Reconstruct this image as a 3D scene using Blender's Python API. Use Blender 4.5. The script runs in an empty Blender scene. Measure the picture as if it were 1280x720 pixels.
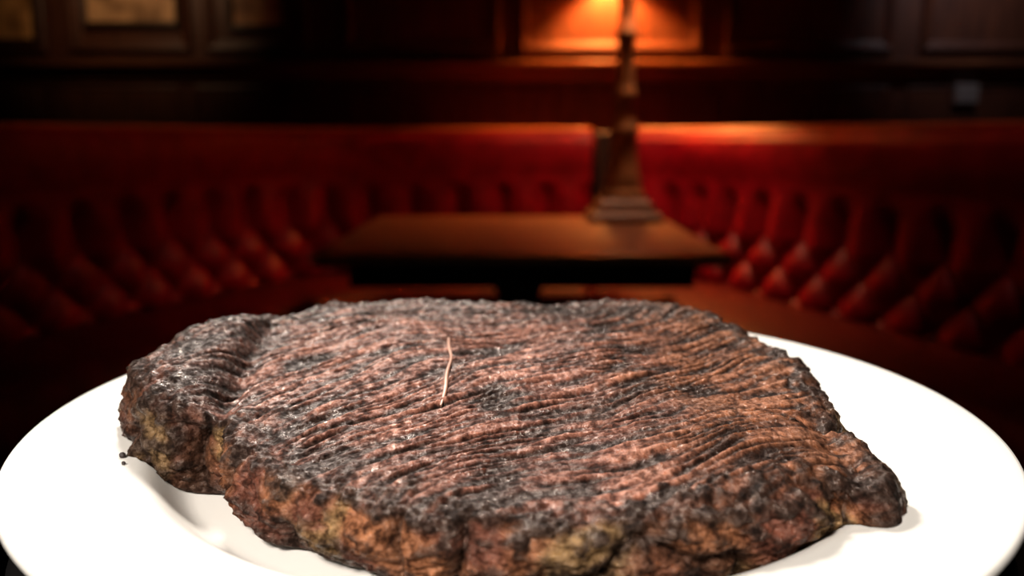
import bpy, bmesh, math, random
from mathutils import Vector, noise
random.seed(3)
S=bpy.context.scene
try:
    S.view_settings.view_transform='Standard'
except Exception: pass
H_EYE=1.0265; U=0.1015; CY=3.1*U
COUNTER=0.90

# ------------------------------------------------------------ helpers
def link(o,parent=None):
    S.collection.objects.link(o)
    if parent: o.parent=parent
    return o
def empty(name,loc=(0,0,0)):
    e=bpy.data.objects.new(name,None); e.empty_display_size=.05
    return link(e)
def mesh_obj(name,verts,faces,mat,parent=None,smooth=True):
    me=bpy.data.meshes.new(name); me.from_pydata(verts,[],faces); me.update()
    bm=bmesh.new(); bm.from_mesh(me); bmesh.ops.recalc_face_normals(bm,faces=bm.faces); bm.to_mesh(me); bm.free()
    me.polygons.foreach_set('use_smooth',[smooth]*len(me.polygons))
    if mat: me.materials.append(mat)
    return link(bpy.data.objects.new(name,me),parent)
def box(name,x0,x1,y0,y1,z0,z1,mat,parent=None,bevel=0.0):
    v=[(x,y,z) for x in (x0,x1) for y in (y0,y1) for z in (z0,z1)]
    f=[(0,1,3,2),(4,6,7,5),(0,4,5,1),(2,3,7,6),(0,2,6,4),(1,5,7,3)]
    o=mesh_obj(name,v,f,mat,parent,False)
    if bevel:
        m=o.modifiers.new('b','BEVEL'); m.width=bevel; m.segments=3
    return o
def lathe(name,prof,center,mat,parent=None,n=64,smooth=True,rot=0):
    verts=[];faces=[]
    for (r,z) in prof:
        for i in range(n):
            a=2*math.pi*i/n+rot
            verts.append((center[0]+r*math.cos(a),center[1]+r*math.sin(a),center[2]+z))
    for k in range(len(prof)-1):
        for i in range(n):
            j=(i+1)%n
            faces.append((k*n+i,k*n+j,(k+1)*n+j,(k+1)*n+i))
    faces.append(tuple(range(n))); b=(len(prof)-1)*n; faces.append(tuple(range(b,b+n)))
    return mesh_obj(name,verts,faces,mat,parent,smooth)
def crom(P,n,closed=False):
    out=[];L=len(P)
    segs=L if closed else L-1
    def g(i):
        if closed: return Vector(P[i%L])
        if i<0: return 2*Vector(P[0])-Vector(P[1])
        if i>=L: return 2*Vector(P[-1])-Vector(P[-2])
        return Vector(P[i])
    for s in range(segs):
        p0,p1,p2,p3=g(s-1),g(s),g(s+1),g(s+2)
        for k in range(24):
            t=k/24
            out.append(.5*((2*p1)+(p2-p0)*t+(2*p0-5*p1+4*p2-p3)*t*t+(3*p1-p0-3*p2+p3)*t**3))
    if not closed: out.append(g(L-1))
    else: out.append(out[0].copy())
    acc=[0]
    for i in range(1,len(out)): acc.append(acc[-1]+(out[i]-out[i-1]).length)
    T=acc[-1]; res=[];j=0
    cnt=n if closed else n-1
    for i in range(n):
        d=T*i/cnt
        while j<len(acc)-2 and acc[j+1]<d: j+=1
        f=(d-acc[j])/max(1e-9,acc[j+1]-acc[j])
        res.append(out[j].lerp(out[j+1],min(1,f)))
    return res,T
def ss(a,b,x):
    t=max(0,min(1,(x-a)/(b-a))); return t*t*(3-2*t)

# ------------------------------------------------------------ materials
def newmat(name):
    m=bpy.data.materials.new(name); m.use_nodes=True
    nt=m.node_tree; b=nt.nodes['Principled BSDF']
    return m,nt,b
def simple(name,col,rough=.5,metal=0,spec=.5,noise_amt=.15,scale=30,bump=0.0):
    m,nt,b=newmat(name)
    tc=nt.nodes.new('ShaderNodeTexCoord'); n=nt.nodes.new('ShaderNodeTexNoise'); n.inputs['Scale'].default_value=scale; n.inputs['Detail'].default_value=6
    nt.links.new(tc.outputs['Object'],n.inputs['Vector'])
    r=nt.nodes.new('ShaderNodeValToRGB')
    r.color_ramp.elements[0].position=.3; r.color_ramp.elements[1].position=.7
    r.color_ramp.elements[0].color=(*[c*(1-noise_amt) for c in col],1)
    r.color_ramp.elements[1].color=(*[min(1,c*(1+noise_amt)) for c in col],1)
    nt.links.new(n.outputs['Fac'],r.inputs['Fac']); nt.links.new(r.outputs['Color'],b.inputs['Base Color'])
    b.inputs['Roughness'].default_value=rough; b.inputs['Metallic'].default_value=metal
    b.inputs['Specular IOR Level'].default_value=spec
    if bump:
        bp=nt.nodes.new('ShaderNodeBump'); bp.inputs['Strength'].default_value=bump; bp.inputs['Distance'].default_value=.002
        nt.links.new(n.outputs['Fac'],bp.inputs['Height']); nt.links.new(bp.outputs['Normal'],b.inputs['Normal'])
    return m
def wood(name,c1,c2,rough=.3,axis='X',scale=6):
    m,nt,b=newmat(name)
    tc=nt.nodes.new('ShaderNodeTexCoord'); mp=nt.nodes.new('ShaderNodeMapping')
    mp.inputs['Scale'].default_value=(1,12,12) if axis=='X' else (12,12,1)
    n=nt.nodes.new('ShaderNodeTexNoise'); n.inputs['Scale'].default_value=scale; n.inputs['Detail'].default_value=8; n.inputs['Distortion'].default_value=.6
    r=nt.nodes.new('ShaderNodeValToRGB')
    r.color_ramp.elements[0].position=.32; r.color_ramp.elements[1].position=.72
    r.color_ramp.elements[0].color=(*c1,1); r.color_ramp.elements[1].color=(*c2,1)
    nt.links.new(tc.outputs['Object'],mp.inputs['Vector']); nt.links.new(mp.outputs['Vector'],n.inputs['Vector'])
    nt.links.new(n.outputs['Fac'],r.inputs['Fac']); nt.links.new(r.outputs['Color'],b.inputs['Base Color'])
    bp=nt.nodes.new('ShaderNodeBump'); bp.inputs['Strength'].default_value=.15; bp.inputs['Distance'].default_value=.002
    nt.links.new(n.outputs['Fac'],bp.inputs['Height']); nt.links.new(bp.outputs['Normal'],b.inputs['Normal'])
    b.inputs['Roughness'].default_value=rough
    return m
M_wall=wood('mahogany_panel',(.045,.013,.006),(.115,.036,.014),.45,'Z')
M_rail=wood('mahogany_rail',(.08,.026,.010),(.19,.065,.024),.38,'X')
M_table=wood('table_wood',(.11,.042,.018),(.26,.105,.042),.30,'X')
M_post=wood('post_wood',(.08,.036,.018),(.16,.070,.034),.5,'Z')
M_black=simple('black_lacquer',(.004,.0035,.0035),.7,0,.1)
M_floor=wood('floor_boards',(.012,.006,.004),(.03,.014,.008),.5,'X')
M_ceil=simple('ceiling_paint',(.05,.03,.022),.8)
M_brass=simple('aged_brass',(.42,.24,.11),.5,.3,.5,.2,20)
M_trimbrass=simple('edge_brass',(.75,.42,.16),.4,.5)
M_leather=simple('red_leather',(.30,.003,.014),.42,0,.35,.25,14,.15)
M_seat=simple('red_leather_shaded',(.07,.001,.004),.6,0,.12,.25,14,.15)  # same red leather, darkened to put shade on the seats
M_piping=simple('leather_piping',(.70,.20,.045),.35)
M_plinth=simple('plinth_wood',(.012,.006,.004),.5)
M_frame=wood('picture_frame_wood',(.02,.010,.005),(.05,.025,.012),.4,'X')

# plate porcelain
M_plate,nt,b=newmat('white_porcelain')
tc=nt.nodes.new('ShaderNodeTexCoord'); n=nt.nodes.new('ShaderNodeTexNoise'); n.inputs['Scale'].default_value=12
r=nt.nodes.new('ShaderNodeValToRGB'); r.color_ramp.elements[0].color=(.66,.635,.59,1); r.color_ramp.elements[1].color=(.70,.675,.63,1)
nt.links.new(tc.outputs['Object'],n.inputs['Vector']); nt.links.new(n.outputs['Fac'],r.inputs['Fac']); nt.links.new(r.outputs['Color'],b.inputs['Base Color'])
b.inputs['Roughness'].default_value=.35; b.inputs['Specular IOR Level'].default_value=.25

# steak
M_steak,nt,b=newmat('grilled_beef')
at=nt.nodes.new('ShaderNodeAttribute'); at.attribute_name='Col'
tc=nt.nodes.new('ShaderNodeTexCoord')
n1=nt.nodes.new('ShaderNodeTexNoise'); n1.inputs['Scale'].default_value=320; n1.inputs['Detail'].default_value=6; n1.inputs['Roughness'].default_value=.65
n2=nt.nodes.new('ShaderNodeTexNoise'); n2.inputs['Scale'].default_value=800; n2.inputs['Detail'].default_value=3
vo=nt.nodes.new('ShaderNodeTexVoronoi'); vo.inputs['Scale'].default_value=380
for q in (n1,n2,vo): nt.links.new(tc.outputs['Object'],q.inputs['Vector'])
ra=nt.nodes.new('ShaderNodeValToRGB'); ra.color_ramp.elements[0].position=.36; ra.color_ramp.elements[1].position=.68
ra.color_ramp.elements[0].color=(.18,.15,.14,1); ra.color_ramp.elements[1].color=(1.9,1.85,1.8,1)
nt.links.new(n1.outputs['Fac'],ra.inputs['Fac'])
mx=nt.nodes.new('ShaderNodeMix'); mx.data_type='RGBA'; mx.blend_type='MULTIPLY'; mx.inputs[0].default_value=1.0
mx.clamp_result=False
nt.links.new(at.outputs['Color'],mx.inputs[6]); nt.links.new(ra.outputs['Color'],mx.inputs[7]); nt.links.new(mx.outputs[2],b.inputs['Base Color'])
rr=nt.nodes.new('ShaderNodeMapRange'); rr.inputs['From Min'].default_value=.45; rr.inputs['From Max'].default_value=.62; rr.inputs['To Min'].default_value=.75; rr.inputs['To Max'].default_value=.17
nt.links.new(n1.outputs['Fac'],rr.inputs['Value']); nt.links.new(rr.outputs['Result'],b.inputs['Roughness'])
sp_=nt.nodes.new('ShaderNodeMapRange'); sp_.inputs['From Min'].default_value=.45; sp_.inputs['From Max'].default_value=.62; sp_.inputs['To Min'].default_value=.12; sp_.inputs['To Max'].default_value=.60
nt.links.new(n1.outputs['Fac'],sp_.inputs['Value']); nt.links.new(sp_.outputs['Result'],b.inputs['Specular IOR Level'])
ad=nt.nodes.new('ShaderNodeMath'); ad.operation='MULTIPLY_ADD'; ad.inputs[1].default_value=.4
nt.links.new(n2.outputs['Fac'],ad.inputs[0]); nt.links.new(n1.outputs['Fac'],ad.inputs[2])
ad2=nt.nodes.new('ShaderNodeMath'); ad2.operation='MULTIPLY_ADD'; ad2.inputs[1].default_value=.4
nt.links.new(vo.outputs['Distance'],ad2.inputs[0]); nt.links.new(ad.outputs[0],ad2.inputs[2])
bp=nt.nodes.new('ShaderNodeBump'); bp.inputs['Strength'].default_value=.8; bp.inputs['Distance'].default_value=.0016
nt.links.new(ad2.outputs[0],bp.inputs['Height']); nt.links.new(bp.outputs['Normal'],b.inputs['Normal'])
b.inputs['Specular Tint'].default_value=(1,.86,.76,1)

# ------------------------------------------------------------ room shell
box('floor',-3.2,3.2,-1.6,4.1,-.1,0,M_floor)
box('ceiling',-3.2,3.2,-1.6,4.1,2.7,2.8,M_ceil)
box('wall_back',-3.2,3.2,4.0,4.1,0,2.7,M_wall)
box('wall_left',-3.3,-3.2,-1.6,4.1,0,2.7,M_wall)
box('wall_right',3.2,3.3,-1.6,4.1,0,2.7,M_wall)
box('wall_front',-3.2,3.2,-1.7,-1.6,0,2.7,M_wall)
box('baseboard_back',-3.2,3.2,3.97,4.0,0,.14,M_rail)

pan=empty('wall_panelling')
def panel(x0,x1,z0,z1,y=4.0,name='panel',mat=M_wall,prof=((0,0),(.0,.022),(.012,.030),(.028,.026),(.036,.010),(.048,.006))):
    v=[];f=[]
    for ins,d in prof:
        v+= [(x0+ins,y-d,z0+ins),(x1-ins,y-d,z0+ins),(x1-ins,y-d,z1-ins),(x0+ins,y-d,z1-ins)]
    for k in range(len(prof)-1):
        for i in range(4):
            j=(i+1)%4; f.append((k*4+i,k*4+j,k*4+4+j,k*4+4+i))
    b_=(len(prof)-1)*4; f.append((b_,b_+1,b_+2,b_+3))
    return mesh_obj(name,v,f,mat,pan,False)
for i,(a,c) in enumerate([(-3.0,-2.13),(-2.02,-1.47),(-1.40,-.93),(-.772,-.055),(.037,.864),(.974,1.746),(1.875,2.75)]):
    panel(a,c,1.415,2.35,name='upper_panel_%d'%i)
for i,(a,c) in enumerate([(-3.0,-2.3),(-2.22,-1.55),(-1.47,-.5),(-.42,.22),(.30,.95),(1.03,1.75),(1.83,2.5)]):
    panel(a,c,.3,1.265,name='lower_panel_%d'%i,prof=((0,0),(.0,.008),(.012,.012),(.022,.004)))
def rail(name,prof,x0=-3.2,x1=3.2,y=4.0):
    v=[(x,y-d,z) for x in (x0,x1) for d,z in prof]; n_=len(prof)
    f=[(i,(i+1)%n_,n_+(i+1)%n_,n_+i) for i in range(n_)]+[tuple(range(n_)),tuple(range(n_,2*n_))]
    return mesh_obj(name,v,f,M_rail,pan,False)
rail('chair_rail',[(0,1.285),(.015,1.285),(.02,1.30),(.045,1.318),(.05,1.335),(.075,1.345),(.08,1.352),(.08,1.366),(.07,1.372),(0,1.378)])
rail('cornice',[(0,2.4),(.03,2.4),(.05,2.45),(.09,2.55),(.1,2.6),(0,2.6)])

# framed pictures
def picture(x0,x1,z0,z1,hue):
    e=empty('framed_picture')
    y=3.985
    w=.022
    prof=((0,0),(0,.02),(.006,.026),(.018,.022),(w,.012))
    v=[];f=[]
    for ins,d in prof:
        v+= [(x0+ins,y-d,z0+ins),(x1-ins,y-d,z0+ins),(x1-ins,y-d,z1-ins),(x0+ins,y-d,z1-ins)]
    for k in range(len(prof)-1):
        for i in range(4):
            j=(i+1)%4; f.append((k*4+i,k*4+j,k*4+4+j,k*4+4+i))
    mesh_obj('frame',v,f,M_frame,e,False)
    m,nt,b=newmat('aged_print'); tc=nt.nodes.new('ShaderNodeTexCoord'); n=nt.nodes.new('ShaderNodeTexNoise'); n.inputs['Scale'].default_value=9; n.inputs['Detail'].default_value=4
    r=nt.nodes.new('ShaderNodeValToRGB'); r.color_ramp.elements[0].position=.38; r.color_ramp.elements[1].position=.56
    r.color_ramp.elements[0].color=(hue[0]*.4,hue[1]*.35,hue[2]*.3,1); r.color_ramp.elements[1].color=(*hue,1)
    nt.links.new(tc.outputs['Object'],n.inputs['Vector']); nt.links.new(n.outputs['Fac'],r.inputs['Fac']); nt.links.new(r.outputs['Color'],b.inputs['Base Color'])
    b.inputs['Roughness'].default_value=.5
    box('print',x0+w,x1-w,y-.012,y,z0+w,z1-w,m,e)
picture(-2.50,-2.16,1.45,1.85,(.80,.42,.15))
picture(-1.95,-1.51,1.525,1.90,(.62,.37,.18))
picture(-1.285,-1.02,1.51,1.84,(.70,.38,.18))
e=empty('wall_glint'); box('plate',2.04,2.15,3.962,3.988,1.18,1.27,simple('glint_grey',(.30,.27,.25),.4,.4),e,.006)  # slab standing in for a grey spot of light on the wall

# ------------------------------------------------------------ booths
def booth(path,name,zt=1.065):
    E=empty(name)
    N=420
    pts,T=crom(path,N)
    nor=[]
    for i in range(N):
        a=pts[max(0,i-1)]; c=pts[min(N-1,i+1)]; t=(c-a).normalized(); n_=Vector((-t.y,t.x))
        to=Vector((0,2.3))-pts[i]
        nor.append((n_,to))
    sgn=1 if sum(a.dot(b_) for a,b_ in nor)>0 else -1
    nor=[a*sgn for a,_ in nor]
    p=.19; zA=.69; q=.095
    prof=[]
    for k in range(70):
        z=.44+(0.86-.44)*k/69; prof.append((.10-.03*(z-.44)/.42,z,'t'))
    for k in range(12):
        z=.86+(zt-.045-.86)*(k+1)/12; prof.append((.07+.018*math.sin(math.pi*min(1,(z-.86)/.2)),z,'s'))
    for k in range(1,10):
        a=math.pi/2*k/9; prof.append((.07-.045+.045*math.cos(a)+.0,zt-.045+.045*math.sin(a),'s'))
    prof.append((-.06,zt,'s')); prof.append((-.10,zt-.02,'s')); prof.append((-.11,zt-.06,'s')); prof.append((-.11,.02,'s')); prof.append((0.02,.02,'s'))
    V=[];F=[];n_=len(prof)
    for i in range(N):
        s=T*i/(N-1)
        for (d,z,k) in prof:
            dd=d
            if k=='t':
                if z>=zA:
                    h=abs(math.sin(math.pi*s/p))**.8
                    fade=ss(.86,.78,z); h=h*fade+(1-fade)*.9
                else:
                    a=s/p+(zA-z)/(2*q); b_=s/p-(zA-z)/(2*q)
                    h=math.sqrt(abs(math.sin(math.pi*a)*math.sin(math.pi*b_)))**.8
                dd=d-.046+.056*h
            P=pts[i]+nor[i]*dd
            V.append((P.x,P.y,z))
    for i in range(N-1):
        for k in range(n_):
            j=(k+1)%n_; F.append((i*n_+k,i*n_+j,(i+1)*n_+j,(i+1)*n_+k))
    F.append(tuple(range(n_))); F.append(tuple(range((N-1)*n_,N*n_)))
    mesh_obj('backrest',V,F,M_leather,E)
    def sweep(nm,prof,mat,step=6):
        V=[];F=[];idx=list(range(0,N,step)); n_=len(prof)
        if idx[-1]!=N-1: idx.append(N-1)
        for i in idx:
            for d,z in prof:
                P=pts[i]+nor[i]*d; V.append((P.x,P.y,z))
        for a in range(len(idx)-1):
            for k in range(n_):
                j=(k+1)%n_; F.append((a*n_+k,a*n_+j,(a+1)*n_+j,(a+1)*n_+k))
        F.append(tuple(range(n_))); F.append(tuple(range((len(idx)-1)*n_,len(idx)*n_)))
        return mesh_obj(nm,V,F,mat,E)
    sweep('piping',[(.046+.009*math.cos(a*math.pi/4),zt-.006+.009*math.sin(a*math.pi/4)) for a in range(8)],M_piping)
    sp=[(.03,.30),(.50,.30),(.525,.33),(.53,.38),(.52,.43),(.49,.46),(.42,.475),(.3,.482),(.2,.48),(.03,.47)]
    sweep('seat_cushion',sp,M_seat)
    sweep('plinth',[(.03,0.001),(.46,.001),(.46,.30),(.03,.30)],M_plinth)
    bm=bmesh.new()
    def at(s):
        f=s/T*(N-1); i=int(f); i=min(i,N-2); w=f-i
        return pts[i].lerp(pts[i+1],w),nor[i]
    for row in range(3):
        z=zA-q*row; k=0
        while True:
            s=(k+(.5 if row%2 else 0))*p; k+=1
            if s>=T: break
            P,nn=at(s); d=.10-.03*(z-.44)/.42-.046+.004
            c=P+nn*d
            r_=bmesh.ops.create_uvsphere(bm,u_segments=10,v_segments=6,radius=.012)
            for v in r_['verts']: v.co+=Vector((c.x,c.y,z))
    me=bpy.data.meshes.new('buttons'); bm.to_mesh(me); bm.free(); me.materials.append(M_leather)
    for pl in me.polygons: pl.use_smooth=True
    link(bpy.data.objects.new('buttons',me),E)
    return E
booth([(.53,3.6),(.72,3.48),(.86,3.22),(.99,2.9),(1.15,2.5),(1.35,2.0),(1.56,1.45),(1.7,1.0)],'red_leather_booth')
BL=booth([(.335,3.6),(0,3.62),(-.6,3.58),(-.98,3.33),(-1.22,2.9),(-1.42,2.4),(-1.6,1.9),(-1.75,1.3),(-1.8,1.0)],'red_leather_booth')
box('end_post',.345,.52,3.55,3.72,0,1.05,M_plinth,BL,.008)

# ------------------------------------------------------------ background table
e=empty('wooden_table')
box('tabletop',-.49,.54,2.05,3.08,.713,.745,M_table,e,.006)
box('edge_trim',-.496,.546,2.044,2.052,.722,.743,M_trimbrass,e,.002)
box('apron',-.42,.47,2.13,3.0,.645,.713,M_plinth,e,.004)
lathe('pedestal',[(.25,0.001),(.25,.03),(.08,.06),(.05,.12),(.07,.3),(.05,.5),(.09,.62),(.12,.646)],(.02,2.55,0),M_plinth,e)

# ------------------------------------------------------------ table lamp
LX,LY=.385,2.93
e=empty('table_lamp')
R2=math.sqrt(2)
lathe('base',[(.122*R2,0),(.122*R2,.02),(.110*R2,.03),(.100*R2,.035),(.090*R2,.06),(.074*R2,.075)],(LX,LY,.7455),M_post,e,4,False,math.pi/4)
lathe('column',[(.076,.075),(.078,.085),(.068,.10),(.060,.12),(.062,.14),(.054,.16),(.048,.22),(.045,.28),(.049,.30),(.044,.32),(.038,.335),(.035,.35),(.033,.40),(.040,.415),(.040,.43),(.034,.445),(.033,.47),(.030,.52),(.030,.60),(.036,.615),(.036,.63),(.028,.645),(.026,.72),(.030,.735),(.030,.75),(.026,.765),(.012,.78),(.012,.86)],(LX,LY,.7455),M_brass,e)
M_shade,nt,b=newmat('lamp_shade_fabric')
tcx=nt.nodes.new('ShaderNodeTexCoord'); nn=nt.nodes.new('ShaderNodeTexNoise'); nn.inputs['Scale'].default_value=200
rx=nt.nodes.new('ShaderNodeValToRGB'); rx.color_ramp.elements[0].color=(.5,.2,.07,1); rx.color_ramp.elements[1].color=(.6,.27,.1,1)
nt.links.new(tcx.outputs['Object'],nn.inputs['Vector']); nt.links.new(nn.outputs['Fac'],rx.inputs['Fac']); nt.links.new(rx.outputs['Color'],b.inputs['Base Color'])
b.inputs['Roughness'].default_value=.9
tr=nt.nodes.new('ShaderNodeBsdfTranslucent'); tr.inputs['Color'].default_value=(.4,.13,.04,1); ms=nt.nodes.new('ShaderNodeMixShader'); ms.inputs[0].default_value=.12
nt.links.new(b.outputs[0],ms.inputs[1]); nt.links.new(tr.outputs[0],ms.inputs[2]); nt.links.new(ms.outputs[0],nt.nodes['Material Output'].inputs[0])
def shade(nm,c,r0,r1,z0,z1,parent):
    v=[];f=[];n_=64
    for (r,z) in ((r0,z0),(r1,z1),(r1-.003,z1),(r0-.003,z0)):
        for i in range(n_):
            a=2*math.pi*i/n_; v.append((c[0]+r*math.cos(a),c[1]+r*math.sin(a),z))
    for k in range(4):
        for i in range(n_):
            j=(i+1)%n_; k2=(k+1)%4; f.append((k*n_+i,k*n_+j,k2*n_+j,k2*n_+i))
    return mesh_obj(nm,v,f,M_shade,parent)
shade('shade',(LX,LY),.17,.11,1.56,1.82,e)
def emis(name,col,st):
    m,nt,b=newmat(name); b.inputs['Emission Color'].default_value=(*col,1); b.inputs['Emission Strength'].default_value=st; b.inputs['Base Color'].default_value=(*col,1); return m
M_bulb=emis('bulb_glow',(1,.5,.2),6)
lathe('bulb',[(.006,-.035),(.014,-.03),(.026,0),(.028,.015),(.02,.035),(.006,.043)],(LX,LY,1.66),M_bulb,e,24)
def light(name,kind,loc,energy,col,parent=None,target=None,**kw):
    l=bpy.data.lights.new(name,kind); l.energy=energy; l.color=col
    for k,v in kw.items(): setattr(l,k,v)
    o=bpy.data.objects.new(name,l); o.location=loc
    if target is not None:
        o.rotation_euler=(Vector(target)-Vector(loc)).to_track_quat('-Z','Y').to_euler()
    link(o,parent); return o
light('lamp_light','POINT',(LX+.06,LY-.04,1.71),18,(1,.48,.27),e,shadow_soft_size=.03)
# unseen fixture added above the frame to make the wall glow
e=empty('added_wall_glow')
box('backplate',.39,.51,3.955,3.978,1.86,2.0,M_brass,e,.005)
box('arm',.44,.46,3.83,3.96,1.92,1.94,M_brass,e,.004)
shade('shade',(.45,3.86),.105,.05,1.72,1.97,e)
light('wall_glow_light','POINT',(.44,3.87,1.82),150,(1,.34,.075),e,shadow_soft_size=.03)

# ------------------------------------------------------------ counter + plate
e=empty('bar_table')
lathe('tabletop',[(.165,COUNTER-.035),(.172,COUNTER-.03),(.176,COUNTER-.018),(.173,COUNTER-.004),(.170,COUNTER)],(0,CY,0),M_black,e,96)
lathe('pedestal',[(.2,0.001),(.2,.02),(.06,.05),(.045,.1),(.045,.8),(.1,COUNTER-.036)],(0,CY,0),M_plinth,e)

ZR=H_EYE-U
ZW=H_EYE-1.18*U
RR=1.705
def plate_z(r):
    if r<1.16: return ZW
    if r<1.33:
        t=(r-1.16)/.17; return ZW+(0.0125)*(t*t*(3-2*t))
    t=(r-1.33)/(RR-1.33); return ZW+.0125+(ZR-ZW-.0125)*min(1,t)
prof=[(0.0005,plate_z(0))]
for k in range(1,80):
    r=(RR-.015)*k/79; prof.append((r*U,plate_z(r)))
prof+=[((RR-.003)*U,ZR-.0003),((RR+.003)*U,ZR-.0018),((RR-.007)*U,ZR-.0038),(1.60*U,ZR-.006),(1.36*U,ZW+.0075-.002),(1.2*U,ZW-.004),(1.0*U,COUNTER+.0008),(.96*U,COUNTER+.0008),(.94*U,ZW-.004),(.0005,ZW-.004)]
lathe('dinner_plate',prof,(0,CY,0),M_plate,None,192)

# ------------------------------------------------------------ steak
OUT=[(-1.34,2.84),(-1.40,3.02),(-1.37,3.27),(-1.20,3.49),(-1.09,3.74),(-.826,4.05),(-.519,4.13),(-.152,4.03),(.236,4.10),(.62,4.10),(.90,3.93),(1.06,3.60),(1.13,3.207),(1.12,2.84),(1.08,2.63),(.99,2.52),(1.04,2.53),(1.10,2.48),(1.115,2.36),(1.08,2.25),(1.01,2.18),(.95,2.21),(.88,2.23),(.81,2.13),(.70,2.06),(.43,1.99),(.12,1.95),(-.186,1.99),(-.48,2.12),(-.70,2.27),(-.85,2.42),(-.92,2.58),(-1.03,2.61),(-1.2,2.65)]
NA=1150
ring,_=crom(OUT,NA,True)
C=Vector((-.02,3.02))
PR=[]
NT=195
KE=.915
for i in range(1,NT+1):
    k=KE*(i/NT)**.75; PR.append((k,1.0,0,1,0))
for i in range(1,24):
    a=math.pi/2*i/23; PR.append((KE+(1-KE)*math.sin(a),1-.20*(1-math.cos(a)),math.sin(a),math.cos(a),a/(math.pi/2)))
for i in range(1,44):
    t=i/43; PR.append((1+.022*math.sin(math.pi*t),.80-.60*t,1,0,1+t))
for i in range(1,16):
    a=math.pi/2*i/15; PR.append((1-.07*(1-math.cos(a)),.20-.20*math.sin(a),math.cos(a),-math.sin(a),2.0))
for k in (.8,.5,.2): PR.append((k,0,0,-1,2.0))
def fib(x,y):
    f=.42*x-.9*max(0,-.15-x)**2+.55*max(0,x-.25)**2
    fp=.42+1.8*max(0,-.15-x)+1.1*max(0,x-.25)
    return (y-f-3)/math.sqrt(1+.5*fp*fp)
nz=noise.noise
def fract(v,o=4): return noise.fractal(v,1.0,2.0,o)
def mixc(a,b,t): return tuple(a[i]*(1-t)+b[i]*t for i in range(3))
CH=(.020,.0105,.0075); BR=(.092,.030,.018); RB=(.27,.115,.078); OR=(.155,.056,.022); OL=(.23,.145,.060); DK=(.017,.0075,.005); TAN=(.33,.15,.070); SO=(.19,.074,.032)
verts=[];cols=[]
def top_z(x,y):
    Z=1.0875-.075*y
    Z-=.085*ss(-.95,-1.15,x)*ss(2.5,2.85,y)
    Z+=.030*math.exp(-((x-.98)/.05)**2)*ss(2.75,2.55,y)
    Z-=.025*math.exp(-(x/.7)**2-((y-3.0)/.6)**2)
    return Z
zb=1.172
def shape(p,k,hf,no,nu,zone,dirv):
    x,y=p
    Zt=top_z(x,y)
    und=.040*nz(Vector((x*2.2,y*2.2,1.3)))
    crease=math.exp(-((x+1.0+.10*(y-3))/.045)**2)
    psi=fib(x,y)
    wv=nz(Vector((x*2.0,y*2.0,5)))*.12+nz(Vector((x*6,y*6,8)))*.018
    along=x*.9+y*.25
    c1=nz(Vector(((psi+wv)*9,along*1.6,2)))
    c2=nz(Vector(((psi+wv)*21,along*3.0,7)))
    c3=nz(Vector(((psi+wv)*50,along*5,17)))
    r1=1-abs(c1)*3.8; r2=1-abs(c2)*3.8
    br=.2+1.1*ss(-.3,.35,nz(Vector((x*4,y*4,60))))
    g=-.65*max(0,r1)**2*br-.5*max(0,r2)**2*br+c2*.3+c3*.9+.25
    fr=fract(Vector((x*16,y*16,hf*6)),4)
    fr2=fract(Vector((x*38,y*38,hf*18)),3)
    topw=max(0,1-zone) if zone<=1 else 0
    marb=ss(1.00,.84,k)
    d=0
    d+=topw*((.0135*g)*(.3+.7*marb)+.003*fr2+.003*fr + (1-marb)*(.016*fr+.009*fr2) - .035*crease + und)
    sidew=1-topw
    sl=nz(Vector((x*3.6,y*3.6,hf*.5+3)))
    sl2=nz(Vector((x*9,y*9,hf*2.0+9)))
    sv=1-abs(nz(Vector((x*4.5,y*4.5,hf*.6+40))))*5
    d+=sidew*(.055*sl+.028*sl2+.020*fr+.008*fr2-.045*max(0,sv)**2)*(.5 if (x>.93 and y<2.65) else 1)
    tint=fract(Vector((x*3.1,y*3.1,4)),3)
    right=ss(.15,.95,x+.3*nz(Vector((x*4,y*4,1))))
    if zone<=1:
        cb=mixc(BR,OR,.75*right)
        hi=mixc(RB,TAN,.5*right)
        t=ss(.05,.80,g+.25*tint+.15*fr2); c=mixc(mixc(DK,cb,ss(-.28,.28,g+.2*tint)),hi,t*.9)
        rimc=ss(.86,.96,k+.10*fr)*.88
        back=ss(3.60,3.85,y+.16*fr)*.8
        patch=ss(.15,.52,tint+.25*fr-.02)*.5
        lobe=ss(-.95,-1.05,x)*.70
        cc=max(rimc,back,patch*(1-.4*right),lobe)
        c=mixc(c,CH,max(0,min(.93,cc*(.88+.6*fr))))
    else: c=CH
    s1=nz(Vector((x*5,y*5,hf*1.4+20))); s2=fr
    cs=mixc(mixc(SO,BR,ss(-.3,.3,s1)),OL,ss(.04,.34,nz(Vector((x*6,y*6,hf*1.0+31)))+.15*fr)*.85)
    cs=mixc(cs,DK,ss(-.10,.45,s2+.3*s1)*.8)
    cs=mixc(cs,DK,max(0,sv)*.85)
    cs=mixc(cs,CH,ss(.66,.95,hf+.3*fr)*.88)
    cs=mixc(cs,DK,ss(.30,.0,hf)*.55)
    cs=mixc(cs,CH,ss(.96,1.03,x)*ss(2.65,2.5,y)*.7)
    cs=mixc(cs,CH,ss(-.9,-1.05,x)*.45)
    c=mixc(c,cs,ss(.3,.9,zone))
    Z=zb+(Zt-zb)*hf
    wx=(x+dirv.x*no*d)*U; wy=(y+dirv.y*no*d)*U
    wz=H_EYE-Z*U+nu*d*U*(1 if nu>0 else 0)
    r=math.hypot(wx/U,wy/U-3.1)
    wz=max(wz,plate_z(r)+.0004)
    return (wx,wy,wz),c
dirs=[]
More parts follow.
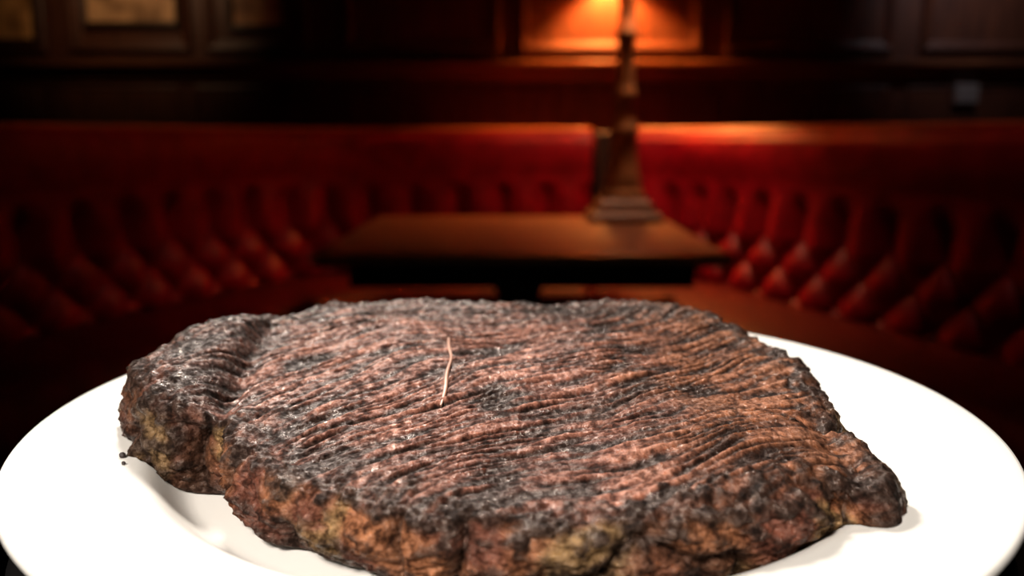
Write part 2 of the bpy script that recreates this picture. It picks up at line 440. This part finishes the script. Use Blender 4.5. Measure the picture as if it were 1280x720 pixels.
for j in range(NA):
    a=ring[j-3]; c_=ring[(j+3)%NA]; t=(c_-a).normalized(); n_=Vector((-t.y,t.x))
    if n_.dot(ring[j]-C)<0: n_=-n_
    dirs.append(n_)
p0,c0=shape(C,0,1,0,1,0,Vector((0,0))); verts.append(p0); cols.append(c0)
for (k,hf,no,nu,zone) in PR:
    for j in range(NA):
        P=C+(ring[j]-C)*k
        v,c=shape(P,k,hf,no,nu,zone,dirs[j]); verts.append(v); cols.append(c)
faces=[]
for j in range(NA): faces.append((0,1+j,1+(j+1)%NA))
for i in range(len(PR)-1):
    a=1+i*NA; b2=a+NA
    for j in range(NA):
        q=(j+1)%NA; faces.append((a+j,b2+j,b2+q,a+q))
b2=1+(len(PR)-1)*NA; faces.append(tuple(range(b2,b2+NA)))
me=bpy.data.meshes.new('beef'); me.from_pydata(verts,[],faces); me.update()
me.polygons.foreach_set('use_smooth',[True]*len(me.polygons)); me.materials.append(M_steak)
ca=me.color_attributes.new('Col','FLOAT_COLOR','POINT')
flat=[]
for c in cols: flat+= [c[0],c[1],c[2],1.0]
ca.data.foreach_set('color',flat)
ST=empty('grilled_steak')
link(bpy.data.objects.new('meat',me),ST)
M_gr=simple('gristle',(.36,.19,.13),.4,0,.4,.2,300)
cu=bpy.data.curves.new('gristle_strand','CURVE'); cu.dimensions='3D'; cu.bevel_depth=.0007; cu.bevel_resolution=3
sp=cu.splines.new('NURBS'); pp=[(-.26,3.36),(-.25,3.22),(-.225,3.08),(-.235,2.9),(-.225,2.76),(-.235,2.66)]
sp.points.add(len(pp)-1)
for i,(x,y) in enumerate(pp):
    d=.040*nz(Vector((x*2.2,y*2.2,1.3)))
    sp.points[i].co=(x*U,y*U,H_EYE-(top_z(x,y)-d)*U+.0007,1); sp.points[i].radius=[.7,1,.7,1,1.2,.5][i]
sp.use_endpoint_u=True; sp.order_u=3
cu.materials.append(M_gr); link(bpy.data.objects.new('gristle_strand',cu),ST)
bm=bmesh.new()
for (x,y,r_) in [(-1.30,2.66,.0011),(-1.27,2.60,.0007)]:
    rr_=bmesh.ops.create_icosphere(bm,subdivisions=2,radius=r_)
    rad=math.hypot(x,y-3.1)
    for v in rr_['verts']:
        v.co*=1+.4*nz(v.co*900); v.co+=Vector((x*U,y*U,plate_z(rad)+r_*.7))
me=bpy.data.meshes.new('crumbs'); bm.to_mesh(me); bm.free(); me.materials.append(simple('char_crumb',(.02,.01,.008),.6))
link(bpy.data.objects.new('crumbs',me),ST)

# ------------------------------------------------------------ lights
tgt=(0,.29,.93)
light('added_key','AREA',(-.30,1.05,1.72),1.85,(1,.92,.84),None,tgt,size=.22,spread=math.radians(45))  # unseen area light added above and behind the plate
light('added_fill','AREA',(-.30,-.35,1.62),1.2,(1,.92,.84),None,tgt,size=.25,spread=math.radians(40))  # unseen area light added to fill the steak's front side
light('added_booth_spot','SPOT',(.90,2.5,2.6),46,(1,.34,.30),None,(.90,3.4,1.08),spot_size=math.radians(30),spot_blend=1,shadow_soft_size=.1)  # unseen spot added to brighten the right booth near the lamp
light('added_booth_spot','SPOT',(1.0,1.8,2.6),9,(1,.36,.30),None,(1.36,2.35,1.0),spot_size=math.radians(45),spot_blend=1,shadow_soft_size=.1)  # unseen weaker spot added for the near part of the right booth
light('added_booth_spot','SPOT',(-.6,2.2,2.6),5,(1,.36,.26),None,(-1.15,2.9,.75),spot_size=math.radians(50),spot_blend=1,shadow_soft_size=.1)  # unseen weak spot added for the left tufting
light('picture_spot','SPOT',(-1.6,3.1,2.1),14,(1,.62,.34),None,(-1.72,4,1.75),spot_size=math.radians(72),spot_blend=1,shadow_soft_size=.05)  # unseen spot aimed at the pictures, no fixture modelled
light('added_panel_spot','SPOT',(2.0,3.2,2.3),20,(.95,.85,.95),None,(2.05,4,1.68),spot_size=math.radians(55),spot_blend=1,shadow_soft_size=.08)  # cool spot added for a greyish sheen on the right panels
w=bpy.data.worlds.new('w'); S.world=w; w.use_nodes=True
w.node_tree.nodes['Background'].inputs[0].default_value=(.01,.007,.005,1)

# ------------------------------------------------------------ camera
cam=bpy.data.cameras.new('camera'); cam.sensor_width=36; cam.lens=36*1050/1280
cam.clip_start=.01
co=bpy.data.objects.new('camera',cam); co.location=(0,0,H_EYE); co.rotation_euler=(math.radians(90-10.15),0,0)
cam.dof.use_dof=True; cam.dof.focus_distance=.27; cam.dof.aperture_fstop=7
link(co); S.camera=co
